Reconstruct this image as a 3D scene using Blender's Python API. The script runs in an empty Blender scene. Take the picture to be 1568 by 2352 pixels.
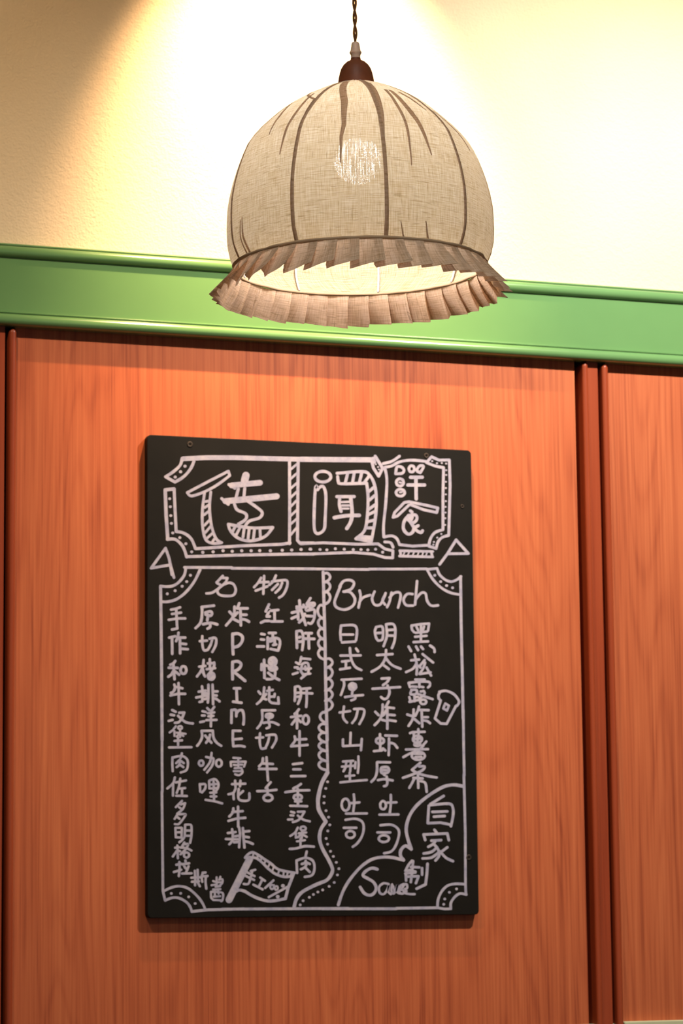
import bpy, bmesh, math, random
import numpy as np
from mathutils import Vector, Matrix

random.seed(7)
rng = np.random.default_rng(5)
S = bpy.context.scene
C = S.collection
pi = math.pi

# ------------------------------------------------------------------ camera
# camera axes (right, down, forward) of the photograph, fitted from the wall's vanishing points
F_PX = 6490.0
CAM = Vector((-1.6, -4.64, 1.45))
XR = np.array([0.94123608, -0.33758597, -0.01050466])
XD = np.array([0.03770116, 0.13592191, -0.99000195])
XF = np.array([0.33563858, 0.93142952, 0.14066199])
cam = bpy.data.cameras.new('camera')
cam_ob = bpy.data.objects.new('camera', cam)
C.objects.link(cam_ob)
m = Matrix((( XR[0], -XD[0], -XF[0], CAM.x),
            ( XR[1], -XD[1], -XF[1], CAM.y),
            ( XR[2], -XD[2], -XF[2], CAM.z),
            (0, 0, 0, 1)))
cam_ob.matrix_world = m
cam.sensor_fit = 'VERTICAL'
cam.sensor_height = 36.0
cam.lens = 36.0 * F_PX / 2352.0
cam.clip_start = 0.05
cam.dof.use_dof = True
cam.dof.focus_distance = 3.05
cam.dof.aperture_fstop = 24.0
cam.dof.aperture_blades = 8
S.camera = cam_ob

# ------------------------------------------------------------------ world, lights, exposure
S.view_settings.view_transform = 'Standard'
S.view_settings.look = 'None'
S.view_settings.gamma = 1.0
S.view_settings.use_curve_mapping = False
S.view_settings.exposure = 0.0
w = bpy.data.worlds.new('uniform_fill_from_the_open_front')  # uniform fill, added in place of the room's ambient light
w.use_nodes = True
w.node_tree.nodes['Background'].inputs[0].default_value = (1.0, 0.97, 0.93, 1)
w.node_tree.nodes['Background'].inputs[1].default_value = 0.16
S.world = w


def spot(name, loc, target, watts, col, deg, blend, radius):
    d = bpy.data.lights.new(name, 'SPOT')
    d.energy = watts
    d.color = col
    d.spot_size = math.radians(deg)
    d.spot_blend = blend
    d.shadow_soft_size = radius
    o = bpy.data.objects.new(name, d)
    C.objects.link(o)
    o.location = loc
    o.rotation_euler = (Vector(target) - Vector(loc)).to_track_quat('-Z', 'Y').to_euler()
    return o


# a warm wall washer close to the plaster, two ceiling spots farther out, one added spot to brighten the lampshade's front
spot('downlight_washer', (0.0, -0.44, 3.46), (0.0, 0.0, 2.84), 310, (1.0, 0.61, 0.32), 61, 1.0, 0.014)
spot('downlight_left', (-1.15, -1.25, 3.46), (-0.60, 0.0, 1.75), 60, (1.0, 0.73, 0.47), 100, 1.0, 0.015)
spot('downlight_right', (0.80, -1.25, 3.46), (0.62, 0.0, 2.10), 262, (1.0, 0.90, 0.79), 92, 1.0, 0.015)
spot('pendant_fill_spot', (-0.95, -2.95, 3.46), (-0.53, -1.72, 2.25), 34, (1.0, 0.98, 0.90), 40, 0.6, 0.04)


# ------------------------------------------------------------------ helpers
def sr(r, g, b):
    f = lambda c: (c / 255 / 12.92) if c <= 10.3 else ((c / 255 + 0.055) / 1.055) ** 2.4
    return (f(r), f(g), f(b), 1)


def mat(name):
    m = bpy.data.materials.new(name)
    m.use_nodes = True
    nt = m.node_tree
    return m, nt, nt.nodes['Principled BSDF']


def link(o, parent=None):
    C.objects.link(o)
    if parent is not None:
        o.parent = parent
    return o


def mesh_ob(name, verts, faces, material, parent=None, smooth=False, uvs=None):
    me = bpy.data.meshes.new(name)
    me.from_pydata([tuple(v) for v in verts], [], faces)
    me.materials.append(material)
    if smooth:
        me.polygons.foreach_set('use_smooth', [True] * len(me.polygons))
    if uvs is not None:
        l = me.uv_layers.new(name='uv')
        vi = np.empty(len(me.loops), dtype=np.int32)
        me.loops.foreach_get('vertex_index', vi)
        l.data.foreach_set('uv', np.asarray(uvs, dtype=np.float32)[vi].ravel())
    me.update()
    return link(bpy.data.objects.new(name, me), parent)


def tag(o, label=None, cat=None, kind=None, group=None):
    if label: o['label'] = label
    if cat: o['category'] = cat
    if kind: o['kind'] = kind
    if group: o['group'] = group
    return o


def box(name, x0, x1, y0, y1, z0, z1, material, parent=None, bevel=0.0, seg=2):
    bm = bmesh.new()
    bmesh.ops.create_cube(bm, size=1)
    for v in bm.verts:
        v.co = Vector(((x0 + x1) / 2 + v.co.x * (x1 - x0), (y0 + y1) / 2 + v.co.y * (y1 - y0), (z0 + z1) / 2 + v.co.z * (z1 - z0)))
    if bevel:
        bmesh.ops.bevel(bm, geom=bm.edges[:], offset=bevel, segments=seg, affect='EDGES')
    me = bpy.data.meshes.new(name)
    bm.to_mesh(me); bm.free()
    me.materials.append(material)
    return link(bpy.data.objects.new(name, me), parent)


def empty(name, loc, parent=None):
    o = bpy.data.objects.new(name, None)
    o.location = loc
    o.empty_display_size = 0.05
    return link(o, parent)


def sweep_x(name, prof, x0, x1, material, parent=None, smooth=True):
    """closed (y, z) profile pulled along x"""
    n = len(prof)
    v = [(x0, y, z) for y, z in prof] + [(x1, y, z) for y, z in prof]
    f = [(i, (i + 1) % n, n + (i + 1) % n, n + i) for i in range(n)]
    f += [tuple(range(n)), tuple(range(2 * n - 1, n - 1, -1))]
    o = mesh_ob(name, v, f, material, parent)
    if smooth:
        for p in o.data.polygons:
            p.use_smooth = len(p.vertices) == 4
        o.data.set_sharp_from_angle(angle=math.radians(40))
    return o


def tube(pts, r, seg=8):
    pts = [Vector(p) for p in pts]
    v, f = [], []
    n = len(pts)
    up = Vector((0, 1, 0.01))
    for i, p in enumerate(pts):
        t = (pts[min(i + 1, n - 1)] - pts[max(i - 1, 0)]).normalized()
        a = (up - t * up.dot(t)).normalized()
        up = a
        b = t.cross(a)
        for k in range(seg):
            an = 2 * pi * k / seg
            v.append(p + (a * math.cos(an) + b * math.sin(an)) * r)
    for i in range(n - 1):
        for k in range(seg):
            f.append((i * seg + k, i * seg + (k + 1) % seg, (i + 1) * seg + (k + 1) % seg, (i + 1) * seg + k))
    f.append(tuple(range(seg - 1, -1, -1)))
    f.append(tuple((n - 1) * seg + k for k in range(seg)))
    return v, f


def lathe(prof, seg=64):
    v, f = [], []
    for r, z in prof:
        for k in range(seg):
            a = 2 * pi * k / seg
            v.append((r * math.sin(a), -r * math.cos(a), z))
    for i in range(len(prof) - 1):
        for k in range(seg):
            f.append((i * seg + k, i * seg + (k + 1) % seg, (i + 1) * seg + (k + 1) % seg, (i + 1) * seg + k))
    return v, f


class NB:
    """small node-building helper"""
    def __init__(s, nt): s.nt = nt
    def n(s, t, **kw):
        o = s.nt.nodes.new(t)
        for k, v in kw.items():
            if hasattr(o, k): setattr(o, k, v)
            else: o.inputs[k.replace('_', ' ').title() if k.replace('_', ' ').title() in o.inputs else k].default_value = v
        return o
    def l(s, a, b): s.nt.links.new(a, b)
    def math(s, op, a, b=0.0, clamp=False):
        o = s.nt.nodes.new('ShaderNodeMath'); o.operation = op; o.use_clamp = clamp
        for i, x in enumerate((a, b)):
            if isinstance(x, (int, float)): o.inputs[i].default_value = x
            else: s.l(x, o.inputs[i])
        return o.outputs[0]
    def noise(s, vec, scale, detail=3, rough=0.5, dist=0.0):
        o = s.nt.nodes.new('ShaderNodeTexNoise')
        s.l(vec, o.inputs['Vector'])
        o.inputs['Scale'].default_value = scale
        o.inputs['Detail'].default_value = detail
        o.inputs['Roughness'].default_value = rough
        o.inputs['Distortion'].default_value = dist
        return o.outputs['Fac']
    def scale(s, vec, sc, off=(0, 0, 0)):
        o = s.nt.nodes.new('ShaderNodeMapping')
        s.l(vec, o.inputs['Vector'])
        o.inputs['Scale'].default_value = sc
        o.inputs['Location'].default_value = off
        return o.outputs[0]
    def ramp(s, fac, stops):
        o = s.nt.nodes.new('ShaderNodeValToRGB')
        s.l(fac, o.inputs[0])
        e = o.color_ramp.elements
        while len(e) < len(stops): e.new(0.5)
        for i, (p, c) in enumerate(stops):
            e[i].position = p; e[i].color = c
        return o.outputs[0]
    def mix(s, fac, a, b, mode='MIX'):
        o = s.nt.nodes.new('ShaderNodeMix'); o.data_type = 'RGBA'; o.blend_type = mode
        for i, x in ((0, fac), (6, a), (7, b)):
            if isinstance(x, (int, float, tuple)): o.inputs[i].default_value = x
            else: s.l(x, o.inputs[i])
        return o.outputs[2]
    def bump(s, h, strength, dist, bsdf):
        o = s.nt.nodes.new('ShaderNodeBump')
        o.inputs['Strength'].default_value = strength
        o.inputs['Distance'].default_value = dist
        s.l(h, o.inputs['Height']); s.l(o.outputs[0], bsdf.inputs['Normal'])


# ------------------------------------------------------------------ materials
def plaster_mat():
    m, nt, b = mat('cream_textured_plaster'); N = NB(nt)
    t = nt.nodes.new('ShaderNodeTexCoord').outputs['Object']
    a = N.noise(t, 260, 3, 0.55)
    c = N.noise(t, 110, 2, 0.5)
    big = N.noise(t, 3, 3)
    h = N.math('ADD', N.math('MULTIPLY', a, 0.6), N.math('MULTIPLY', c, 0.6))
    N.l(N.ramp(big, [(0.3, sr(224, 204, 168)), (0.7, sr(230, 212, 178))]), b.inputs['Base Color'])
    b.inputs['Roughness'].default_value = 0.75
    N.bump(h, 0.55, 0.004, b)
    return m


def wood_mat(name, dark=1.0, plain=False):
    m, nt, b = mat(name); N = NB(nt)
    t = nt.nodes.new('ShaderNodeTexCoord').outputs['Object']
    rnd = nt.nodes.new('ShaderNodeObjectInfo').outputs['Random']
    add = nt.nodes.new('ShaderNodeVectorMath'); add.operation = 'ADD'
    comb = nt.nodes.new('ShaderNodeCombineXYZ')
    N.l(N.math('MULTIPLY', rnd, 13.0), comb.inputs[0]); N.l(N.math('MULTIPLY', rnd, 7.0), comb.inputs[2])
    N.l(t, add.inputs[0]); N.l(comb.outputs[0], add.inputs[1])
    v = add.outputs[0]
    fine = N.noise(N.scale(v, (1, 1, 0.012)), 260, 3, 0.6)
    mid = N.noise(N.scale(v, (1, 1, 0.03)), 60, 3, 0.55)
    fig = N.noise(N.scale(v, (1, 1, 0.07)), 6.5, 2, 0.45, 0.35)
    rings = N.math('SINE', N.math('MULTIPLY', fig, 150.0))
    rings = N.math('POWER', N.math('ADD', N.math('MULTIPLY', rings, 0.5), 0.5), 3.0)
    broad = N.noise(N.scale(v, (1, 1, 0.25)), 4, 2)
    s = N.math('ADD', N.math('MULTIPLY', fine, 0.45), N.math('MULTIPLY', mid, 0.34))
    s = N.math('ADD', s, N.math('MULTIPLY', broad, 0.30))
    s = N.math('SUBTRACT', s, N.math('MULTIPLY', rings, 0.0 if plain else 0.06))
    k = dark
    col = N.ramp(s, [(0.34, tuple(c * k for c in (0.24, 0.046, 0.019)) + (1,)),
                     (0.52, tuple(c * k for c in (0.45, 0.112, 0.043)) + (1,)),
                     (0.72, tuple(c * k for c in (0.58, 0.170, 0.066)) + (1,))])
    N.l(col, b.inputs['Base Color'])
    b.inputs['Roughness'].default_value = 0.38
    b.inputs['Specular IOR Level'].default_value = 0.35
    N.bump(fine, 0.05, 0.0008, b)
    return m


def plain_mat(name, col, rough=0.5, spec=0.5, var=0.0, scale=40, metal=0.0, bump=0.0):
    m, nt, b = mat(name); N = NB(nt)
    b.inputs['Roughness'].default_value = rough
    b.inputs['Specular IOR Level'].default_value = spec
    b.inputs['Metallic'].default_value = metal
    t = nt.nodes.new('ShaderNodeTexCoord').outputs['Object']
    n = N.noise(t, scale, 3)
    lo = tuple(c * (1 - var) for c in col[:3]) + (1,)
    hi = tuple(min(1, c * (1 + var)) for c in col[:3]) + (1,)
    N.l(N.ramp(n, [(0.3, lo), (0.7, hi)]), b.inputs['Base Color'])
    if bump: N.bump(n, bump, 0.001, b)
    return m


def linen_mat(name, k, trans, see_through, tint=(1, 1, 1)):
    m, nt, b = mat(name); N = NB(nt)
    uv = nt.nodes.new('ShaderNodeTexCoord').outputs['UV']
    warp = N.noise(N.scale(uv, (1.0, 0.05, 1)), 900, 2, 0.5)
    weft = N.noise(N.scale(uv, (0.05, 1.0, 1), (3, 1, 0)), 900, 2, 0.5)
    slub_h = N.noise(N.scale(uv, (0.09, 1.0, 1), (7, 5, 0)), 620, 2, 0.5)
    slub_v = N.noise(N.scale(uv, (1.0, 0.09, 1), (1, 9, 0)), 620, 2, 0.5)
    patch = N.noise(N.scale(uv, (1, 1, 1)), 40, 2)
    cool = N.noise(N.scale(uv, (1, 0.4, 1), (5, 2, 0)), 130, 2)
    base = N.math('ADD', N.math('MULTIPLY', warp, 0.5), N.math('MULTIPLY', weft, 0.5))
    cl = lambda r, g, bb: tuple(x * k * q for x, q in zip(sr(r, g, bb)[:3], tint)) + (1,)
    col = N.ramp(base, [(0.36, cl(200, 175, 134)), (0.50, cl(222, 203, 168)), (0.64, cl(240, 226, 200))])
    sh = N.ramp(N.math('ADD', slub_h, N.math('MULTIPLY', patch, 0.16)), [(0.68, (0, 0, 0, 1)), (0.76, (1, 1, 1, 1))])
    sv = N.ramp(N.math('ADD', slub_v, N.math('MULTIPLY', patch, 0.14)), [(0.69, (0, 0, 0, 1)), (0.78, (1, 1, 1, 1))])
    sl = N.math('MAXIMUM', sh, sv)
    col = N.mix(N.math('MULTIPLY', sl, 0.5), col, cl(150, 118, 66))
    col = N.mix(N.math('MULTIPLY', cool, 0.25), col, cl(214, 186, 160))
    dif = nt.nodes.new('ShaderNodeBsdfDiffuse'); N.l(col, dif.inputs[0])
    tr = nt.nodes.new('ShaderNodeBsdfTranslucent'); N.l(col, tr.inputs[0])
    mx = nt.nodes.new('ShaderNodeMixShader'); mx.inputs[0].default_value = trans
    N.l(dif.outputs[0], mx.inputs[1]); N.l(tr.outputs[0], mx.inputs[2])
    bp = nt.nodes.new('ShaderNodeBump'); bp.inputs['Strength'].default_value = 0.5; bp.inputs['Distance'].default_value = 0.0004
    N.l(base, bp.inputs['Height']); N.l(bp.outputs[0], dif.inputs['Normal'])
    out = nt.nodes['Material Output']
    if see_through:
        hole = N.math('MULTIPLY', warp, N.noise(N.scale(uv, (1, 0.35, 1), (2, 2, 0)), 1500, 1, 0.5))
        f = N.ramp(hole, [(0.27, (0, 0, 0, 1)), (0.36, (1, 1, 1, 1))])
        tp = nt.nodes.new('ShaderNodeBsdfTransparent')
        m2 = nt.nodes.new('ShaderNodeMixShader')
        N.l(N.math('MULTIPLY', f, see_through), m2.inputs[0])
        N.l(mx.outputs[0], m2.inputs[1]); N.l(tp.outputs[0], m2.inputs[2])
        N.l(m2.outputs[0], out.inputs[0])
    else:
        N.l(mx.outputs[0], out.inputs[0])
    nt.nodes.remove(b)
    return m


def marker_mat():
    m, nt, b = mat('chalk_marker_ink'); N = NB(nt)
    t = nt.nodes.new('ShaderNodeTexCoord').outputs['Object']
    a = N.noise(t, 55, 3, 0.6)
    c = N.noise(t, 420, 2, 0.6)
    s = N.math('ADD', N.math('MULTIPLY', a, 0.7), N.math('MULTIPLY', c, 0.3))
    N.l(N.ramp(s, [(0.34, sr(138, 140, 164)), (0.52, sr(160, 159, 178)), (0.68, sr(176, 172, 184))]), b.inputs['Base Color'])
    b.inputs['Roughness'].default_value = 0.7
    b.inputs['Specular IOR Level'].default_value = 0.2
    return m


def board_mat():
    m, nt, b = mat('black_chalkboard_paint'); N = NB(nt)
    t = nt.nodes.new('ShaderNodeTexCoord').outputs['Object']
    a = N.noise(t, 12, 4, 0.6)
    N.l(N.ramp(a, [(0.3, (0.0060, 0.0055, 0.0045, 1)), (0.7, (0.0090, 0.0082, 0.0068, 1))]), b.inputs['Base Color'])
    b.inputs['Roughness'].default_value = 0.60
    b.inputs['Specular IOR Level'].default_value = 0.12
    N.bump(N.noise(t, 900, 2), 0.15, 0.0003, b)
    return m


M_PLASTER = plaster_mat()
M_WOOD = wood_mat('cherry_wood_laminate')
M_BATTEN = wood_mat('reddish_batten_wood', 0.66, plain=True)
M_BATTEN.node_tree.nodes['Principled BSDF'].inputs['Roughness'].default_value = 0.3
for n_ in M_BATTEN.node_tree.nodes:
    if n_.type == 'VALTORGB':
        for e_, c_ in zip(n_.color_ramp.elements, ((0.20, 0.030, 0.011), (0.29, 0.052, 0.019), (0.34, 0.068, 0.025))):
            e_.color = c_ + (1,)
M_GREEN = plain_mat('green_gloss_paint', (0.130, 0.285, 0.105), 0.16, 0.5, 0.05, 6)
M_GREEN.node_tree.nodes['Principled BSDF'].inputs['Coat Weight'].default_value = 0.7
M_GREEN.node_tree.nodes['Principled BSDF'].inputs['Coat Roughness'].default_value = 0.09
M_PALE = plain_mat('pale_green_paint', sr(190, 196, 160), 0.5, 0.4, 0.04, 20)
M_RECESS = plain_mat('shade_dark_stained_groove', (0.018, 0.009, 0.004), 0.8, 0.1, 0.2, 30)  # stain made near-black, the narrow gaps' shade put into the colour
M_CEIL = plain_mat('white_ceiling_paint', sr(225, 220, 208), 0.8, 0.2, 0.02, 4)
M_FLOOR = plain_mat('brown_floor_tile', sr(120, 95, 75), 0.5, 0.4, 0.1, 5)
M_SIDE = plain_mat('beige_side_wall_paint', sr(225, 208, 178), 0.8, 0.2, 0.02, 4)
M_LINEN = linen_mat('natural_linen', 0.88, 0.235, 0.013, (0.925, 0.99, 1.01))
M_RUFFLE = linen_mat('natural_linen_ruffle', 1.04, 0.22, 0.0, (1.10, 1.04, 1.12))
M_SEAM = linen_mat('doubled_linen_seam', 0.92, 0.20, 0.0, (1.0, 0.88, 0.90))
M_HEM = linen_mat('linen_hem_cord', 0.88, 0.10, 0.0, (1.0, 0.92, 0.92))
M_MARK = marker_mat()
M_BOARD = board_mat()
M_CORD = plain_mat('brown_braided_fabric', sr(118, 78, 44), 0.85, 0.2, 0.25, 900, 0, 0.4)
M_CUP = plain_mat('dark_brown_lamp_cup', sr(126, 70, 44), 0.55, 0.4, 0.15, 60)
M_GRIP = plain_mat('cream_plastic', sr(238, 205, 182), 0.45, 0.4, 0.02, 50)
M_GRIP.node_tree.nodes['Principled BSDF'].inputs['Subsurface Weight'].default_value = 0.4
M_GRIP.node_tree.nodes['Principled BSDF'].inputs['Subsurface Radius'].default_value = (0.01, 0.005, 0.003)
M_WIRE = plain_mat('white_coated_wire', sr(235, 238, 245), 0.4, 0.4, 0.01, 50)
M_SCREW = plain_mat('aged_screw_metal', (0.035, 0.026, 0.020), 0.55, 0.3, 0.3, 500, 0.3)
M_HOLE = plain_mat('dark_recess', (0.006, 0.005, 0.004), 0.9, 0.1, 0.1, 50)

mb = bpy.data.materials.new('glowing_bulb_glass'); mb.use_nodes = True
nt = mb.node_tree; nt.nodes.remove(nt.nodes['Principled BSDF'])
e = nt.nodes.new('ShaderNodeEmission'); e.inputs[0].default_value = (1.0, 0.89, 0.89, 1); e.inputs[1].default_value = 98.0
nt.links.new(e.outputs[0], nt.nodes['Material Output'].inputs[0])
M_BULB = mb

# ------------------------------------------------------------------ structure
X0 = -1.6      # wall coordinates below were measured from the camera's own x and z
Z0 = 1.45
XL, XRR = -3.4, 3.4
ZC = 3.55
wall = empty('wall_back', (0, 0.03, 0)); tag(wall, 'cream plaster wall above wood panelling', None, 'structure')
wall.location = (0, 0, 0)
box('plaster_face', XL, XRR, 0.0, 0.14, Z0 + 1.07, ZC, M_PLASTER, wall)
box('backing_board', XL, XRR, 0.034, 0.14, 0.0, Z0 + 1.07, M_RECESS, wall)
box('floor', XL, XRR, -5.6, 0.14, -0.1, 0.0, M_FLOOR); tag(bpy.data.objects['floor'], kind='structure')
box('ceiling', XL, XRR, -5.6, 0.14, ZC, ZC + 0.1, M_CEIL); tag(bpy.data.objects['ceiling'], kind='structure')
box('wall_left', XL - 0.1, XL, -5.6, 0.14, 0.0, ZC, M_SIDE); tag(bpy.data.objects['wall_left'], kind='structure')
box('wall_right', XRR, XRR + 0.1, -5.6, 0.14, 0.0, ZC, M_SIDE); tag(bpy.data.objects['wall_right'], kind='structure')

PITCH = 1.107
B2R = 2.190 + X0                       # right face of the right batten's second bead
Z_TOP = Z0 + 1.002                     # panels run up behind the green rail
Z_BOT = Z0 - 0.25
def panel(x0, x1):
    o = box('wood_panel', x0, x1, 0.0, 0.034, Z_BOT, Z_TOP, M_WOOD, wall, 0.0006, 1)
    return o
for k in (-2, -1, 0, 1):
    r = B2R + k * PITCH
    nxt = r + PITCH - 0.062
    panel(r, nxt)

# battens: rounded bead, flat strip, narrow groove, rounded bead
def half_round_bead(name, x0, x1, yf, z0, z1, parent):
    """vertical bead with a rounded front and a rounded top end"""
    n, v, f = 10, [], []
    hw = (x1 - x0) / 2; cx = (x0 + x1) / 2
    levels = [z0] + [z1 - hw + hw * math.sin(a) for a in np.linspace(0, pi / 2 * 0.97, 6)]
    scales = [1.0] + [math.cos(a) for a in np.linspace(0, pi / 2 * 0.97, 6)]
    for z, s in zip(levels, scales):
        ring = [(cx - hw * s, 0.03)]
        for i in range(n + 1):
            a = pi * i / n
            ring.append((cx - hw * s * math.cos(a), yf + hw * 0.8 - hw * 0.8 * math.sin(a) * (0.5 + 0.5 * s)))
        ring.append((cx + hw * s, 0.03))
        v += [(x, y, z) for x, y in ring]
    k = n + 3
    for j in range(len(levels) - 1):
        for i in range(k):
            f.append((j * k + i, j * k + (i + 1) % k, (j + 1) * k + (i + 1) % k, (j + 1) * k + i))
    f.append(tuple((len(levels) - 1) * k + i for i in range(k)))
    o = mesh_ob(name, v, f, M_BATTEN, parent, smooth=True)
    o.data.set_sharp_from_angle(angle=math.radians(45))
    return o
for i, k in enumerate((-1, 0, 1)):
    r = B2R + (k) * PITCH
    t = empty('trim_%d' % (i + 2), (0, 0, 0)); tag(t, None, None, 'structure')
    half_round_bead('bead', r - 0.0515, r - 0.0405, -0.0145, Z_BOT, Z0 + 0.992, t)
    box('flat_strip', r - 0.0405, r - 0.0185, -0.007, 0.034, Z_BOT, Z0 + 1.0, M_BATTEN, t, 0.0006, 1)
    half_round_bead('bead', r - 0.0125, r, -0.0150, Z_BOT, Z0 + 0.991, t)

# green frieze with a half-round rail at its top and bottom edge
fr = empty('trim_1', (0, 0, 0)); tag(fr, 'glossy green frieze band with rounded rails along both edges', None, 'structure')
box('frieze_board', XL, XRR, -0.016, 0.034, Z0 + 1.004, Z0 + 1.135, M_GREEN, fr)
def rail_prof(z0, z1, depth, lip):
    h = (z1 - z0)
    p = [(0.0, z0), (-0.010, z0)]
    for a in np.linspace(-pi / 2, pi / 2, 17):
        p.append((-0.016 - depth * math.cos(a), z0 + h * 0.42 + h * 0.42 * math.sin(a)))
    p += [(-0.016 - lip, z0 + h * 0.86), (-0.016 - lip * 1.15, z0 + h * 0.93), (-0.016 - lip * 0.6, z1), (0.0, z1)]
    return p
sweep_x('lower_rail', rail_prof(Z0 + 0.9955, Z0 + 1.0205, 0.0110, 0.004), XL, XRR, M_GREEN, fr)
sweep_x('upper_rail', rail_prof(Z0 + 1.1145, Z0 + 1.1385, 0.0095, 0.003), XL, XRR, M_GREEN, fr)

# pale dado cap that just enters the frame at the bottom right
dado = empty('trim_5', (0, 0, 0)); tag(dado, 'pale green dado rail at the very bottom', None, 'structure')
box('dado_cap', XL, B2R - 0.0, -0.002, 0.034, Z0 - 0.26, Z0 - 0.1990, M_PALE, dado, 0.001, 1)
box('dado_cap', B2R, XRR, -0.016, 0.034, Z0 - 0.26, Z0 - 0.1955, M_PALE, dado, 0.001, 1)
box('dado_board', XL, XRR, 0.01, 0.034, 0.0, Z0 - 0.26, M_PALE, dado)

# ------------------------------------------------------------------ chalkboard
BX0, BX1, BZ0, BZ1, BY = -0.2875, 0.3145, Z0 - 0.0045, Z0 + 0.8195, -0.0155
board = empty('chalkboard', (0.0135, BY, BZ0))
tag(board, 'black hand-lettered chalkboard menu screwed to the wood panelling below the lamp', 'chalkboard')
BO = Vector(board.location)
bm = bmesh.new()
rad = 0.0075
ring = []
for cx, cz, a0 in ((BX1 - rad, BZ0 + rad, -90), (BX1 - rad, BZ1 - rad, 0), (BX0 + rad, BZ1 - rad, 90), (BX0 + rad, BZ0 + rad, 180)):
    for k in range(7):
        a = math.radians(a0 + 15 * k)
        ring.append((cx + rad * math.cos(a), cz + rad * math.sin(a)))
n = len(ring)
def inset(d):
    cx, cz = (BX0 + BX1) / 2, (BZ0 + BZ1) / 2
    sx = 1 - d / ((BX1 - BX0) / 2); sz = 1 - d / ((BZ1 - BZ0) / 2)
    return [((x - cx) * sx + cx, (z - cz) * sz + cz) for x, z in ring]
v, f = [], []
for d, y in ((0, -0.0005), (0, BY + 0.0009), (0.0003, BY + 0.0003), (0.0009, BY)):
    v += [(x - BO.x, y - BO.y, z - BO.z) for x, z in inset(d)]
for j in range(3):
    for i in range(n):
        f.append((j * n + i, j * n + (i + 1) % n, (j + 1) * n + (i + 1) % n, (j + 1) * n + i))
f += [tuple(range(n - 1, -1, -1)), tuple(3 * n + i for i in range(n))]
mesh_ob('panel', v, f, M_BOARD, board)


def on_board(px, py, y):
    """where a measured point of the writing lies on the board's face, in the board's own frame"""
    r = XR * (px - 784) + XD * (py - 1176) + XF * F_PX
    t = (BY - CAM.y) / r[1]
    return (CAM.x + r[0] * t - BO.x, y, CAM.z + r[2] * t - BO.z)


CROPS = {'c1': (320, 990, 1568 / 400), 'c2': (690, 1010, 1568 / 410), 'c3': (330, 1280, 5.6), 'c4': (510, 1280, 5.6),
         'c5': (730, 1290, 1568 / 360), 'c6': (330, 1660, 4.9), 'c7': (510, 1660, 4.9), 'c8': (740, 1630, 1568 / 370),
         'd1': (340, 1370, 9.408), 'd2': (440, 1370, 7.84), 'd3': (580, 1370, 8.711), 'd4': (840, 1560, 6.533),
         'd5': (380, 1860, 8.711), 'd6': (800, 1960, 5.6), 'd7': (530, 1930, 9.2235)}
layer = 0
def lift():
    global layer
    layer = (layer + 1) % 60
    return -0.00025 - layer * 0.0000045


def capsule(V, Fc, a, b, w):
    y = lift(); r = w / 2
    an = math.atan2(b[1] - a[1], b[0] - a[0]) if a != b else 0.0
    pts = []
    for c, s in ((b, -pi / 2), (a, pi / 2)):
        for k in range(7):
            t = an + s + pi * k / 6
            pts.append((c[0] + r * math.cos(t), c[1] + r * math.sin(t)))
    i0 = len(V)
    V += [on_board(x, z, y) for x, z in pts]
    Fc.append(tuple(range(i0, i0 + len(pts))))


def catmull(P, closed=False):
    if len(P) < 3: return P
    out = []
    n = len(P)
    for i in range(n - 1 if not closed else n):
        g = (lambda k: P[k % n]) if closed else (lambda k: P[max(0, min(n - 1, k))])
        p0, p1, p2, p3 = map(np.array, (g(i - 1), g(i), g(i + 1), g(i + 2)))
        for t in (0, 0.25, 0.5, 0.75):
            out.append(tuple(0.5 * ((2 * p1) + (-p0 + p2) * t + (2 * p0 - 5 * p1 + 4 * p2 - p3) * t * t + (-p0 + 3 * p1 - 3 * p2 + p3) * t ** 3)))
    out.append(tuple(map(float, P[0 if closed else -1])))
    return out


def ribbon(V, Fc, P, w, closed=False):
    P = catmull(P, closed)
    y = lift(); r = w / 2
    i0 = len(V); n = len(P)
    wob = [1 + 0.05 * math.sin(k * 0.9 + i0) for k in range(n)]
    for k in range(n):
        if closed: a, b = P[(k - 1) % (n - 1)], P[(k + 1) % (n - 1)]
        else: a, b = P[max(0, k - 1)], P[min(n - 1, k + 1)]
        d = math.hypot(b[0] - a[0], b[1] - a[1]) or 1
        nx, nz = -(b[1] - a[1]) / d * r * wob[k], (b[0] - a[0]) / d * r * wob[k]
        V.append(on_board(P[k][0] - nx, P[k][1] - nz, y))
        V.append(on_board(P[k][0] + nx, P[k][1] + nz, y))
    for k in range(n - 1):
        Fc.append((i0 + 2 * k, i0 + 2 * k + 2, i0 + 2 * k + 3, i0 + 2 * k + 1))
    if not closed:
        capsule(V, Fc, P[0], P[0], w); capsule(V, Fc, P[-1], P[-1], w)


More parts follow.
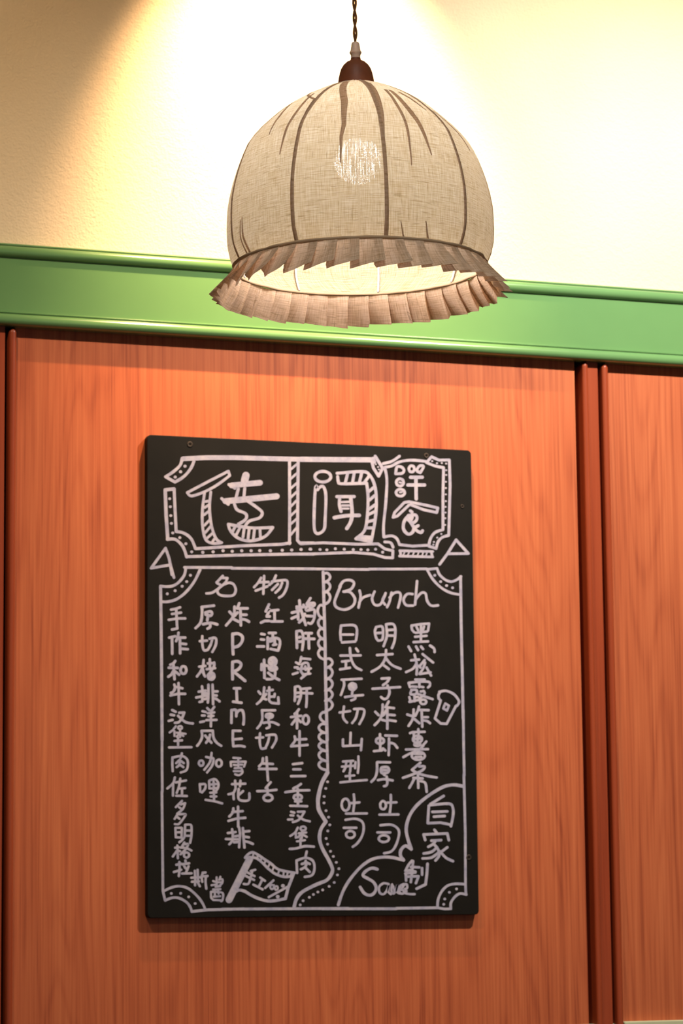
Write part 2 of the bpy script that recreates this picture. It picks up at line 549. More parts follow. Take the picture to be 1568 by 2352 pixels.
def draw_strokes(text):
    name = label = None; V, Fc = [], []
    def flush():
        if name and V:
            # every face turned towards the room
            o = mesh_ob(name, V, Fc, M_MARK, board)
            me = o.data
            flip = [p.index for p in me.polygons if p.normal.y > 0]
            if flip:
                bm = bmesh.new(); bm.from_mesh(me); bm.faces.ensure_lookup_table()
                bmesh.ops.reverse_faces(bm, faces=[bm.faces[i] for i in flip]); bm.to_mesh(me); bm.free()
            o['label'] = label
    for line in text.strip().splitlines():
        line = line.strip()
        if not line or line[0] == '#': continue
        if line[0] == '@':
            flush(); name, label = line[1:].split('|'); V, Fc = [], []
            continue
        crop, wid, rest = line.split(' ', 2)
        ox, oy, sc = CROPS[crop]
        T = lambda q: [(ox + q[i] / sc, oy + q[i + 1] / sc) for i in range(0, len(q), 2)]
        if wid[0] == 'd':
            r = float(wid[1:])
            for p in T([float(s) for s in rest.split()]):
                capsule(V, Fc, (p[0] - 0.3, p[1]), (p[0] + 0.3, p[1]), r * 1.5)
            continue
        if wid[0] == 'b':
            q = [float(s) for s in rest.split()]
            x, d, wd, ys = q[0], q[1], q[2], q[3:]
            for a, b in zip(ys[:-1], ys[1:]):
                h = b - a
                pts = [x, a + h * .10, x + d * wd * .6, a + h * .04, x + d * wd, a + h * .42, x + d * wd * .72, a + h * .85, x, b + h * .08]
                ribbon(V, Fc, T(pts), float(wid[1:]))
            continue
        wd = float(wid)
        for st in rest.split('/'):
            st = st.strip()
            if st[0] == 'o':
                cx, cy, rx, ry = [float(s) for s in st[1:].split()]
                pts = [(ox + (cx + rx * math.cos(a)) / sc, oy + (cy + ry * math.sin(a)) / sc) for a in np.linspace(0, 2 * pi, 11)[:-1]]
                ribbon(V, Fc, pts, wd, closed=True)
                continue
            smooth = st[0] == '~'
            P = T([float(s) for s in st.lstrip('~').split()])
            if smooth: ribbon(V, Fc, P, wd)
            else:
                for a, b in zip(P[:-1], P[1:]): capsule(V, Fc, a, b, wd)
    flush()


STROKES = '''
# crop name: origin and scale set in CROPS
@drawn_border|double chalk-marker frame with dotted corners round the shop name
c1 11 395 250 600 240 850 240 1568 258
c2 12 0 172 300 175 620 177
c1 7 ~385 245 365 310 300 370 235 412/235 412 320 460/~320 460 400 410 460 340 490 275
c1 d4.6 410 317 370 367 322 415
c1 8 232 530 240 760 255 975/232 530 312 522
c1 7 312 522 320 700 330 905/~330 905 400 920 465 970 505 1060/~250 975 320 975 380 1025 408 1080 425 1135
c1 d4.3 272 610 278 682 282 762 288 832 300 918 363 960 418 1015 470 1088
c1 7 505 1060 900 1035 1280 1020 1355 1008/425 1132 860 1118 1380 1108 1568 1108
c1 d4.7 570 1093 663 1088 752 1078 835 1083 920 1078 1005 1078 1082 1077 1178 1078 1285 1074 1370 1072 1454 1067 1540 1065
c1 7 1350 270 1352 640 1350 1015/1428 270 1425 600 1422 985 1442 1008 1568 1008
c1 5.5 1415 300 1362 345/1415 382 1362 430/1415 470 1358 520/1418 545 1357 603/1418 622 1357 685/1418 710 1359 765/1415 790 1357 842/1415 870 1362 935
c2 7 655 145 715 242/625 190 640 250 685 320 718 255
c2 8 635 165 648 195
c2 d2.6 660 215 680 240 688 262
c2 6.5 0 915 200 905 500 918 680 915 740 960 810 975 808 1038 740 1035 640 1005 460 990 200 1000 0 1005/~738 898 790 905 812 945
c2 d4.3 5 965 82 962 170 965 230 968 305 958 383 962 462 965 530 965 590 968 658 962 720 988
c2 6.5 ~738 245 757 350 748 550 728 750 730 850/~725 210 800 190 868 145/~740 242 800 230 868 195 970 180 1095 190
c2 6.5 ~730 855 800 845 845 870 868 922/868 922 980 935 1110 928
c2 6.5 1150 150 1215 180 1305 178 1312 400 1300 840/~1300 840 1240 860 1205 900 1190 955/1190 955 1125 935/~1125 935 1140 870 1180 815 1250 790/1250 790 1250 500 1255 245/~1255 245 1180 230 1105 200/1105 200 1150 150
c2 d2.8 1155 188 1197 207 1240 205 1278 210 1278 268 1278 310 1275 370 1275 425 1275 480 1275 540 1272 590 1272 640 1270 690 1268 748 1235 828 1200 860 1170 898 1165 922
c2 6 870 975 1160 982/868 1022 1160 1030/875 980 880 1018/1148 985 1155 1025
c2 3.5 915 983 900 1015/955 983 940 1015/998 985 982 1018/1038 985 1025 1020/1078 985 1065 1020/1112 985 1100 1020
@lettering|large outlined shop-name character at upper left
c1 6.5 430 555 620 455 800 362 812 400/~812 402 700 485 590 545 470 585 430 555
c1 6.5 ~585 562 568 700 567 850 595 975 660 1012 740 1005/~740 1005 690 970 650 860 630 700 642 550
c1 6 595 635 635 628/588 690 632 660/582 755 632 715/585 850 632 800/592 915 640 860/612 962 652 925/655 1000 672 975
c1 17 958 400 945 450
c1 13 828 490 1085 466
c1 7 805 482 860 515/890 520 870 600/948 515 940 590
c1 14 775 632 1235 588
c1 7 740 608 800 660/~855 660 880 710 950 740 965 775 940 810 890 838/~980 635 1060 690 1105 735 1080 782 990 810 955 850
c1 7 ~800 840 1000 872 1200 868/~1200 868 1130 950 1000 990 890 965 820 900 800 840
c1 6.5 862 860 838 905/902 875 868 940/942 880 932 955/987 885 977 970/1035 890 1025 975/1085 890 1088 950
@lettering|large outlined shop-name character in the middle of the title
c2 7 o 195 325 70 47
c2 7 ~150 440 132 410 120 600 120 780 150 825 205 790 215 700 222 500 205 420 180 410 150 435
c2 7 ~320 295 540 280 605 310 650 400 665 530 655 700 620 895/620 895 485 870/~485 870 560 800 585 680 592 500 580 385/~580 382 360 387 332 370 325 325
c2 7 412 300 392 380/470 295 455 380/535 295 515 380/600 320 560 375/640 420 600 455/650 490 605 530/655 570 600 610/652 630 595 658/650 705 585 722/640 775 575 775
c2 10 615 862 530 855
c2 7.5 318 500 470 500/~342 520 340 570 355 630
c2 5 360 548 435 545/365 578 425 578/365 605 420 605
c2 8.5 ~440 510 452 640 440 720 405 780/~295 685 400 668 515 665
@lettering|small outlined characters in the right-hand title box
c2 6.5 ~835 300 845 240 885 240 908 268 890 295 835 300/o 872 375 32 32/o 876 465 38 30/o 975 256 24 28/~1050 290 1080 235 1045 230 1020 270 1050 290
c2 4.5 868 375 882 378/872 462 888 460
c2 8 965 330 1068 330/942 398 1088 398/1012 340 1015 520
c2 6.5 955 545 910 552 825 640 812 682 850 670 950 575/965 548 1100 575 1205 600 1195 640 1080 615 965 570
c2 7 963 625 978 635/~945 665 1010 662 1020 700 985 730 945 705 940 672
c2 7.5 ~930 685 905 730 905 790 945 830 985 810 995 765/~960 715 1010 790 1055 815 1070 800/1032 755 1000 772
c2 10 975 680 965 705
@drawn_flag|small outlined pennant at the upper left of the frame
c1 6.5 235 1055 105 1235 280 1205/235 1055 268 1150 292 1294
c3 6.5 322 0 345 110 388 262
@drawn_flag|small outlined pennant at the upper right of the frame
c2 6.5 1365 880 1290 1000 1220 1095/1365 880 1472 1000 1295 1002
@drawn_border|large chalk-marker frame with dotted corners round the menu
c2 6 0 1133 300 1137 600 1140/600 1136 900 1136 1105 1134
c1 6.5 405 1228 830 1230/830 1236 1568 1241
c3 6.5 ~540 130 520 230 450 320 380 365 300 378 215 372
c3 7 215 372 222 900 228 1400 235 2352
c3 6.5 ~725 155 650 310 540 450 420 540 310 572 240 572
c3 d4.3 600 232 552 313 493 373 403 430 302 470
c6 6 205 0 205 400 208 775/204 775 210 1400 215 1895 240 2000
c6 6 ~225 1895 310 1855 400 1840 500 1865 600 1950 660 2030 695 2110/~240 2000 320 1970 400 1975 480 2020 520 2070 540 2125
c6 d4 310 1922 415 1920 505 1960 578 2035
c6 6.5 540 2125 720 2105 1127 2095
c7 6.5 0 2098 700 2094 1421 2090
c8 6.5 0 1938 720 1938/720 1934 1120 1928
c5 6 1090 78 1190 68/~1190 68 1215 130 1270 180 1330 200 1390 180 1430 148
c5 6.5 1425 148 1430 600 1442 1100 1450 1568
c8 6 1370 0 1374 350 1380 640/1376 632 1390 1200 1392 1700 1396 1800
c5 6 ~1095 90 1150 180 1230 260 1320 310 1415 330
c5 d4.2 1167 137 1225 200 1285 240 1345 262
c8 6 1120 1928 1185 1940 1250 1938/~1250 1938 1250 1880 1290 1820 1340 1790 1400 1800/~1392 1700 1300 1695 1220 1712 1160 1770 1125 1850 1120 1928
c8 d4 1305 1745 1235 1778 1190 1843 1180 1895
@drawn_divider|looped and dotted chalk-marker line between the two menu halves
c4 7 1297 190 1303 400 1312 700 1322 1100 1330 1600 1350 2352
c7 6 1172 0 1180 280 1188 540
c4 b6 1300 1 88 200 315 445 600
c4 b6 1305 -1 78 610 780
c4 b6 1312 -1 78 780 915 1045 1175 1305
c4 b6 1325 1 92 1300 1415 1562 1705 1835 1970
c4 b6 1345 -1 88 1990 2120
c7 b6 1178 -1 92 10 110 215 312 425 528
c7 9 ~1185 560 1120 680 1082 830 1078 910 1092 990 1165 1112
c7 8 ~1165 1115 1110 1200 1095 1300 1120 1400 1190 1530/~1190 1530 1240 1640 1225 1710 1170 1775 1050 1825 900 1905 835 1985 810 2070
c7 d4 1185 665 1165 740 1147 830 1145 903 1168 990 1197 1063 1210 1150 1188 1218 1170 1303 1185 1367 1218 1447 1250 1505 1283 1572 1312 1643 1296 1713 1260 1798 1203 1842 1130 1882 1076 1905 1026 1933 980 1965 910 2003 877 2050
@lettering|larger loopy heading character over the left menu half
c3 6 1015 240 935 325/1000 265 1075 268/~1075 268 1045 330 960 400 880 455 805 465/945 335 985 355
c3 6 ~975 390 945 430 970 480 1050 498 1150 488 1182 420 1155 350 1100 328 1045 345
@lettering|larger slanting heading character over the left menu half
c4 6 ~500 265 460 330 410 385/480 322 595 318/430 430 580 375/538 240 528 470/~690 235 655 310 605 355
c4 6 ~640 312 740 300 830 300 832 380 785 480 730 520/715 345 640 420/~770 330 740 400 685 455
@lettering|first hand-lettered dish column from the left edge
d1 6 690 235 590 270 495 285/515 380 710 350/445 505 640 475 800 475/605 280 615 450 622 600 630 690/630 692 515 715
d1 6.3 455 890 585 860/515 890 520 1240/~655 785 640 880 605 965/670 890 800 890/685 930 690 1230/720 1020 820 1030/720 1130 855 1140
d1 6.3 585 1395 545 1450 480 1475/445 1540 640 1545/545 1460 570 1790/550 1600 500 1690 435 1735/580 1620 670 1690
d1 6.5 o 762 1590 62 82
d1 6 ~565 1905 580 1970 550 2050 490 2085/580 1950 740 1985/480 2140 640 2105 800 2105/655 1870 665 2330
c3 6 365 1965 410 1988/345 2025 390 2032/320 2105 370 2092/455 2000 520 1998/~520 1998 490 2070 450 2120 400 2130/~440 2040 520 2110 570 2130 630 2138
c6 5 360 40 325 85 290 110/345 95 345 150/o 408 55 22 18/370 112 470 125/408 75 408 160/405 122 370 155/412 125 445 150
c6 5.5 345 205 430 198/385 170 385 250
c6 6 285 278 535 275
c6 5.5 428 345 415 395/322 390 320 470 325 545/~325 392 430 375 490 420 492 500 470 540 415 560/405 415 365 455/410 425 450 455/~405 450 395 480 370 500/410 475 445 500
c6 5.5 ~350 615 330 680 265 740/330 690 328 820/360 672 475 650/~410 630 395 720 370 790/395 742 465 735/430 745 430 805/365 822 485 825
c6 5.3 430 880 360 950/415 920 465 905/~465 905 440 970 375 1025/395 950 415 965
d5 5.3 250 75 180 182/~270 90 385 85 395 110 330 210 260 285 185 285/240 150 280 180
d5 5.5 195 360 205 545/195 360 320 360/325 365 320 560/205 550 300 555/235 450 300 448
d5 5.5 ~390 300 385 430 370 560 275 650/~390 300 500 300 520 380 515 520 490 660/410 415 490 415/410 520 480 520
d5 5.5 190 760 270 750/235 715 245 970/225 820 145 935/265 820 290 830/375 655 330 730 345 735/~380 690 450 690 400 790 300 890/~300 755 420 770 515 815/o 418 905 52 52
d5 5.8 215 1100 310 1080/275 1045 280 1200 265 1325/165 1245 310 1200/395 1015 400 1035/330 1090 470 1070/370 1120 400 1170/~460 1130 440 1180 415 1240/330 1275 520 1270
d5 5.5 585 1220 595 1430/640 1200 650 1410/515 1360 690 1350/525 1440 670 1430/590 1450 590 1510/640 1450 685 1530/740 1260 800 1255/~745 1265 720 1340 735 1440/760 1330 840 1325/~805 1340 800 1450 815 1580
d5 5 950 1425 990 1440/1020 1350 1025 1520/920 1510 1000 1495/1095 1340 1080 1390/~1070 1400 1135 1390 1130 1470 1060 1530/1050 1450 1110 1450/1000 1540 1090 1530
d5 5 950 1595 1095 1590/905 1640 910 1760 950 1800/~915 1640 1100 1650 1150 1690 1140 1800 1110 1830/950 1805 1100 1810/985 1600 985 1730/1050 1600 1060 1680/960 1740 1090 1730
@lettering|second hand-lettered dish column from the left edge
d2 6.5 180 190 400 165/~185 200 185 320 160 470 70 570/~245 290 340 270 365 310 330 350 250 325/285 330 330 350/290 360 280 430
d2 6.5 ~205 500 340 475 460 505/~330 500 330 550 285 580
d2 6 ~190 715 190 850 215 965 275 965/145 805 275 795/~320 760 400 745 440 770 430 880 370 1000/~370 770 340 870 290 960
d2 6 215 1145 205 1260 150 1370 95 1440/135 1265 245 1250/185 1330 240 1440/200 1310 225 1420/290 1205 400 1200/325 1130 330 1310/270 1310 420 1290/~405 1190 400 1260 330 1370
d2 7 o 350 1435 55 60/310 1410 395 1405/315 1470 390 1455/320 1440 380 1440
d2 6 185 1620 195 1720 190 1890 140 1900/125 1715 250 1695/80 1820 230 1790/230 1745 290 1740/230 1850 300 1830/300 1590 300 1760 290 1910/375 1590 380 1760 385 1940/400 1710 465 1710/400 1780 450 1785/~400 1835 450 1850 500 1890/215 1790 280 1790
c3 5.8 755 1980 795 1990/748 2035 782 2035/725 2120 775 2110/815 1940 840 1965/905 1925 870 1975/822 2005 905 1995/830 2045 895 2040/805 2095 935 2092/865 1980 862 2175
c6 6 ~650 95 655 160 630 220 600 260/650 92 775 90/~775 90 785 170 820 225 870 260/690 145 760 225/745 135 735 180 700 225
c6 5.5 o 645 455 26 30/700 385 760 400/~762 340 745 440 680 530/~760 400 785 405 770 480 712 560/o 845 455 32 40
c6 5.5 630 690 635 775/~630 695 690 692 690 740 655 785/735 655 738 740/~740 650 800 635 838 680 832 740 800 780/755 695 815 690/785 660 790 860/748 740 825 735/748 788 815 785/752 830 815 830/695 868 790 882 882 908
@lettering|third hand-lettered dish column from the left edge
d2 6.5 680 275 730 330/~770 185 765 310 730 390 620 520/825 290 770 350/740 400 845 455/855 125 825 200/820 215 1005 215/875 230 885 520/915 330 985 330/~910 410 970 420 1030 455
d2 7 735 675 735 860 745 1040/~735 680 830 670 910 720 905 810 840 890 745 920
d2 7 735 1180 732 1320 735 1490/~735 1180 830 1170 890 1225 840 1310 750 1350/~750 1350 850 1430 960 1520
d2 6.5 760 1655 870 1655/805 1660 815 1890/745 1895 895 1915
c4 6.3 120 1965 118 2130/~120 1968 175 1965 180 2045/~182 2010 215 1970 262 1975 278 2060 272 2150
c7 6 120 90 118 180 125 265/122 90 205 92/125 188 220 180/~125 265 200 260 252 270
c7 5 125 395 205 400/95 445 100 490/95 440 265 438 245 495/180 420 182 500/130 475 160 478/200 472 225 472/140 512 215 508/~215 510 228 560 190 590 145 580/130 545 215 545
c7 5.8 110 692 260 686/145 652 150 720/205 652 200 715/~150 740 125 790 70 805/125 795 130 860/235 770 190 810/~185 745 182 850 230 878 300 868 305 795
c7 6 ~125 965 120 1010 80 1055/115 1005 230 995/70 1105 165 1078 260 1070/178 945 180 1170
d5 5.8 1330 390 1345 500 1340 620 1275 690/1245 465 1400 445/1205 585 1440 590/1390 530 1450 520/1370 650 1450 645/1470 350 1490 480 1470 750
c7 6 232 1185 238 1280 250 1405/245 1225 305 1220/250 1282 300 1290/~255 1335 300 1345 345 1365
@lettering|fourth hand-lettered dish column from the left edge
d3 6.3 325 160 260 300/~265 300 340 250 280 400/280 400 340 400/165 525 240 490 330 490/370 285 510 270/435 290 440 490/370 500 595 500
d3 6.3 170 750 235 760/165 860 225 865/90 1000 225 1000/325 730 460 730/400 740 405 850/300 820 300 1050/~330 850 450 830 530 860 545 950 510 1080/360 1050 500 1080/345 900 410 880/440 870 440 930/410 970 470 960
d3 6.5 180 1355 175 1470/228 1270 235 1630/270 1380 300 1390/o 400 1300 72 78/380 1280 440 1280/385 1330 440 1320
d3 6.5 o 405 1440 78 42/405 1400 410 1480/360 1440 450 1440/~310 1530 400 1600 470 1640 530 1670/~450 1520 440 1600 380 1650 280 1655
d3 6 115 1900 155 1950/~230 1820 215 1960 170 2070 85 2150/270 1950 230 2000/210 2040 270 2060/290 1890 400 1870/~330 1820 330 1980 330 2080 380 2130/380 2130 520 2145 510 2020/340 2010 430 2000/430 2010 440 1950
c4 5.8 510 1968 680 1968/~512 1975 515 2080 490 2150 450 2200/o 605 2040 45 28/575 2040 635 2040/600 2070 592 2115/~530 2130 640 2120 725 2155/~600 2125 608 2180 570 2200
c7 5.8 ~425 120 422 220 440 290 490 285/380 170 460 165/~495 142 590 135 608 170 600 210 560 280/~530 150 515 220 485 285
c7 6 ~458 400 450 450 415 490/450 458 570 465/415 520 610 520/498 390 505 500 515 650
c7 6 545 670 490 735/395 770 500 768 610 755/508 740 512 800/o 515 845 50 36
@lettering|fifth hand-lettered dish column, left of the looped divider
d3 6.5 ~935 80 950 200 1000 380 1060 570/880 205 1000 215/785 325 930 290/780 440 900 390/905 210 910 460/1040 350 1000 450 930 520/1015 170 1035 210/880 240 920 200
d3 6.3 1155 35 1080 150/~1080 150 1220 130 1230 180 1140 230/1120 170 1100 200/~1085 200 1070 280 1220 260 1240 330 1225 450 1170 540 1110 530/1080 390 1190 395/1130 180 1180 180
d3 6.5 875 700 885 1030/~875 700 960 690 1000 750 1010 900 990 1070/930 820 950 810/900 910 990 900/1050 735 1180 735/1030 845 1230 850/1115 750 1125 1040
d3 5.8 865 1320 930 1355/840 1420 900 1420/800 1555 900 1525/970 1210 950 1310/970 1240 1150 1255/~980 1360 1040 1330 1110 1350 1110 1520 1040 1580 970 1640/985 1370 960 1500 1010 1560/900 1450 1160 1440/1000 1560 1150 1545/1050 1400 1060 1470
d3 6 ~845 1810 845 1950 840 2090/~850 1810 920 1800 960 1860 960 2000 905 2150/870 1930 950 1925/870 2010 950 2000/990 1850 1150 1835/980 1930 1190 1940/1080 1850 1080 2090 1070 2210
c4 6 985 1955 955 1995 930 2015/885 2055 1015 2040/962 2000 962 2200/958 2065 895 2150/970 2080 1010 2120/o 1075 2090 38 58
c7 6 ~815 155 820 200 780 255/825 190 945 185/775 265 960 250/870 95 870 370
c7 6 795 467 900 455/800 525 880 525/775 602 935 600
c7 6 885 690 850 715 800 740/710 782 850 762 980 760/850 745 852 920
c7 5.8 o 850 838 46 28/820 885 890 885/765 935 955 940
c7 5.5 775 1002 812 1012/768 1042 800 1045/740 1090 790 1088/850 1002 925 1000/~925 1000 890 1060 850 1100 795 1118/~850 1045 910 1090 985 1110
c7 5.2 ~850 1180 820 1235 765 1275/828 1240 828 1295/o 910 1190 30 22/860 1245 945 1235/900 1215 895 1300/850 1290 895 1250/900 1255 950 1285/840 1335 930 1322/880 1300 880 1385
c7 6 ~760 1420 830 1415 930 1390 1030 1395
c7 5.8 950 1450 935 1515/835 1550 842 1690/~840 1550 940 1520 1020 1555 1038 1640 1010 1715 930 1735/~940 1555 925 1580 895 1590/945 1570 985 1590/~950 1590 930 1625 885 1650/940 1635 985 1680
@lettering|English word hand-lettered large at the head of the right half
c5 6.3 ~215 250 255 195 320 185 360 215 330 275 255 300/~255 300 320 305 368 370 350 440 270 480 190 460 165 410 190 330 225 245
c5 6 ~415 290 425 350 405 460/~412 410 450 360 520 335
c5 6 ~565 300 540 370 565 430 620 430 655 370 675 315/~665 340 645 390 670 430
c5 6 ~735 310 715 400 690 455/~715 360 760 315 815 310 825 360 800 460
c5 6 ~945 325 890 325 855 380 880 435 950 440/990 195 970 430/~975 380 1030 315 1075 320 1090 390 1130 440 1200 438
@lettering|first hand-lettered column right of the looped divider
c5 6 230 640 222 710 228 785/~230 640 350 635 385 665 388 720 380 785/245 730 350 730/240 808 370 800
c5 6 225 940 425 938/~318 865 330 970 370 1050 432 1085/380 870 400 898/240 1000 310 992/278 1000 278 1065/220 1078 318 1062
c5 5.8 235 1182 435 1172/~255 1190 260 1240 228 1335/270 1355 360 1342 450 1335/345 1290 340 1325/~365 1340 372 1370 332 1388
c5 12 o 345 1250 22 20/340 1250 350 1250
c8 5.8 ~210 -30 200 60 215 100 240 125/167 28 269 14/~308 -6 400 -4 400 60 360 140/~345 0 325 80 290 130
c8 5.8 275 225 270 345/200 290 200 355 375 345/383 285 375 395
c8 5.5 200 505 300 498/190 555 320 545/~232 510 225 560 205 600/278 505 270 600/350 455 352 540 345 615/322 510 318 570/225 648 310 640/265 615 268 690/175 708 300 695 432 685
c8 5.8 o 225 925 38 58/~305 825 310 900 300 990/275 910 360 903/230 1012 432 1010
c8 5.8 ~225 1072 320 1062 385 1090 402 1150 385 1230 340 1300 295 1335/208 1150 330 1150/o 272 1215 42 34
@lettering|second hand-lettered column right of the looped divider
c5 6 ~580 658 568 700 580 760 600 790/~580 655 640 650 650 720 640 780 600 790/590 715 640 712/~680 628 688 740 655 845/~680 628 750 625 772 680 765 790 738 865/690 685 750 682/690 740 760 740
c5 6 590 935 745 925/~680 885 672 970 620 1050 535 1102/~680 970 740 1035 825 1072/655 1035 708 1075
c5 6 635 1170 715 1165/~715 1165 690 1205 650 1235/545 1272 820 1255/~695 1240 715 1300 695 1360 660 1375 630 1355
d4 6 140 490 190 540/~250 380 245 500 210 600 130 690/340 335 300 410/290 420 420 435/320 430 320 745/~300 470 270 530 230 560/350 535 430 540/240 610 300 625/350 615 445 630
d4 6 o 210 925 60 45/210 825 215 1070/120 1080 240 1068/255 1040 290 1070/290 845 465 850/~345 890 345 1020 340 1140/~355 955 420 970 470 1030
d4 6 170 1245 360 1248/~165 1250 165 1380 135 1480 80 1540/240 1400 280 1440/~180 1515 280 1500 400 1520/~310 1460 320 1530 310 1590 270 1605
d4 6 ~225 1350 235 1325 320 1320 345 1360 320 1405 235 1405 220 1360/250 1365 320 1365
c8 5.8 o 590 930 28 40/~665 830 665 920 655 1010/635 905 720 902/555 1022 740 1020
c8 5.8 ~565 1125 670 1120 735 1160 745 1220 715 1320 670 1380 600 1398/535 1195 660 1195/o 598 1255 50 33
@lettering|third hand-lettered column right of the looped divider
c5 5.8 ~935 640 940 680 960 705/935 640 1030 625 1110 620/1110 620 1100 690/985 655 1000 685/1060 650 1050 680/975 712 1090 700/1030 640 1028 800/970 752 1085 742/955 805 1100 798
c5 6 905 850 930 895/980 850 1000 885/1030 850 1050 875/~1120 840 1160 870 1165 905
c5 5.8 ~965 930 988 1040 985 1130/930 988 1010 980/~985 1015 950 1070 880 1105/1000 1040 1025 1060/1045 925 1150 1010/1065 985 1020 1040/~1070 1010 1050 1070 1015 1120/1015 1125 1125 1108/1085 1060 1130 1140
d4 5.8 740 5 880 5/640 60 660 120/~640 55 800 40 940 40 960 90 930 125/800 10 800 120/690 110 760 115/830 115 860 120/~680 170 670 225 750 220 760 165 680 160/725 230 730 330
d4 5.8 650 270 670 340/650 340 800 310/~860 175 880 220 800 290/~780 220 880 260 1000 300/820 185 870 180/730 270 780 265/o 860 340 45 35
d4 6 620 530 680 550/~715 455 710 560 690 620 640 700/770 490 740 550/730 600 800 660/795 410 780 470/785 460 940 465/835 480 845 715/870 570 930 570/~870 620 920 630 960 660
d4 5.8 660 810 700 795 880 790/785 750 790 820/715 810 720 850/o 772 900 68 52/720 900 830 890/775 860 775 990
d4 5.8 905 935 840 1010/~860 1000 780 1070 670 1110 560 1170/600 1055 930 1050/o 785 1150 98 60/730 1120 840 1120/740 1170 830 1165/o 770 980 45 22
d4 6 815 1255 690 1360/~800 1310 880 1310 840 1370 700 1430 555 1480/~700 1370 800 1420 930 1455 1060 1475/780 1440 785 1630/710 1480 850 1490/~720 1500 690 1560 650 1630/~820 1530 890 1560 910 1690
@drawn_cup|outlined drinking cup beside the right border
d4 6 ~1100 190 1200 175 1310 220 1380 300 1395 350 1365 400/1110 195 1085 240 1090 290 1120 320/1120 320 1080 450 1035 590 1120 665 1210 670 1350 400
d4 5.5 1190 365 1245 400 1215 470 1160 440 1190 365
@drawn_cloud|cloud-like outline round the lower right corner writing
c8 7.5 ~1365 745 1280 732 1180 750 1050 825 920 930 845 1040 815 1160 835 1270 865 1355/~865 1358 810 1325 765 1365 760 1420 790 1465
c8 7 ~790 1465 650 1435 500 1450 380 1525 270 1650 200 1770 155 1900
@lettering|larger characters inside the cloud outline
c8 6.3 1180 840 1050 920/1035 935 1030 1020 1025 1105/~1045 930 1230 915 1270 960 1270 1040 1250 1135/1070 995 1215 990/1085 1042 1190 1035/1025 1105 1150 1100 1250 1120
c8 6.3 1090 1170 1110 1195/985 1215 1000 1270/985 1215 1215 1205 1230 1270/1060 1275 1155 1270/~1100 1280 1075 1310 1030 1335/~1085 1310 1125 1360 1135 1420 1100 1468/~1115 1340 1060 1385 985 1400/~1125 1395 1060 1440 975 1448/1215 1340 1155 1385/~1145 1380 1200 1440 1270 1475
d6 6 ~815 95 770 150 730 225/800 175 910 180/745 225 800 215/~830 100 815 250 800 370/730 260 860 245/735 260 740 350/750 300 900 295/900 295 865 385/945 190 945 275/780 215 860 235
d6 6.5 1015 135 1005 280 990 400/990 400 875 455
@lettering|smudged English word inside the cloud outline
d6 7 ~370 205 300 190 220 230 185 285 240 320 320 370 355 440 330 510 270 540 200 510 150 435
d6 5.5 ~515 395 450 385 395 430 400 505 450 525 495 475 520 400 512 490 545 525
d6 5.5 ~560 400 552 480 580 518 610 470 630 400 622 490 655 515
d6 5.5 ~710 395 660 425 650 490 690 520 745 485/~675 470 750 450 745 395 700 425 712 495 770 522 850 525
d6 4.5 575 420 590 490/660 430 710 480
@drawn_flag|waving pennant on a thick pole near the bottom edge
d7 16 395 400 -40 1260
d7 6 ~300 370 370 290 460 255 560 300 700 395 830 480 960 590 1080 640 1350 690/~345 370 460 365 560 390 680 490 800 610 920 700 1060 760 1160 775 1290 765
d7 4.2 480 280 460 350/570 310 560 370/650 370 630 430/735 430 710 490/820 500 790 560/900 580 880 640/1020 640 1000 710/1120 670 1110 740/1200 690 1190 750/1290 700 1260 750
d7 7 1330 700 1280 830 1210 1010 1155 1230/~110 1080 180 1055 300 1085 420 1160 600 1240 780 1285 960 1275 1155 1235
@lettering|small writing with a percent sign inside the waving pennant
d7 5.5 515 625 420 650/345 680 500 760/290 745 490 840/~450 660 420 780 370 920 270 925/620 790 720 860/665 830 600 960/475 940 670 1040/900 850 725 1010/800 1205 1190 990
d7 4.6 o 870 990 38 45/o 960 1010 34 40/910 950 905 1000
d7 d5.5 1100 965 990 1195
'''
draw_strokes(STROKES)

# screws
for px, py, r in ((436, 1020.6, 0.0052), (979, 1046.6, 0.0048), (1061.3, 1163, 0.0035), (1076.3, 1969.8, 0.0052)):
    p = on_board(px, py, 0)
    s = empty('screw', p, board)
    v, f = lathe([(r, 0.0), (r, 0.0006), (r * 0.82, 0.0010), (r * 0.45, 0.0004), (r * 0.40, 0.0003)], 20)
    v = [(a, -c, b) for a, b, c in v]
    s.location = p
    rim = mesh_ob('screw_head', v, f, M_SCREW, s, smooth=True)
    v, f = lathe([(r * 0.42, 0.00035), (0.0001, 0.00032)], 16)
    mesh_ob('screw_socket', [(a, -c, b) for a, b, c in v], f, M_HOLE, s)

# ------------------------------------------------------------------ pendant lamp
SC = 2047.0                                    # photograph pixels per metre at the lamp
def ray_at(px, py, depth):
    r = XR * ((px - 784) / F_PX) + XD * ((py - 1176) / F_PX) + XF
    return CAM + Vector(r) * depth
RIM = ray_at(826.5, 615.5, F_PX / SC)
lamp = empty('pendant_lamp', RIM)
tag(lamp, 'linen dome pendant lamp with a pleated ruffle hem hanging in front of the wall', 'lamp')
view_h = Vector((XF[0], XF[1], 0)).normalized()
YAW = math.atan2(-view_h.x, view_h.y)          # local -y faces the photographer
lamp.rotation_euler = (Matrix.Rotation(YAW, 3, 'Z') @ Matrix.Rotation(-math.radians(0.5), 3, 'Y')).to_euler()
LM = Matrix.Translation(RIM) @ lamp.rotation_euler.to_matrix().to_4x4()
def proj(p):
    q = np.array((LM @ Vector(p)) - CAM)
    z = q @ XF
    return 784 + F_PX * (q @ XR) / z, 1176 + F_PX * (q @ XD) / z

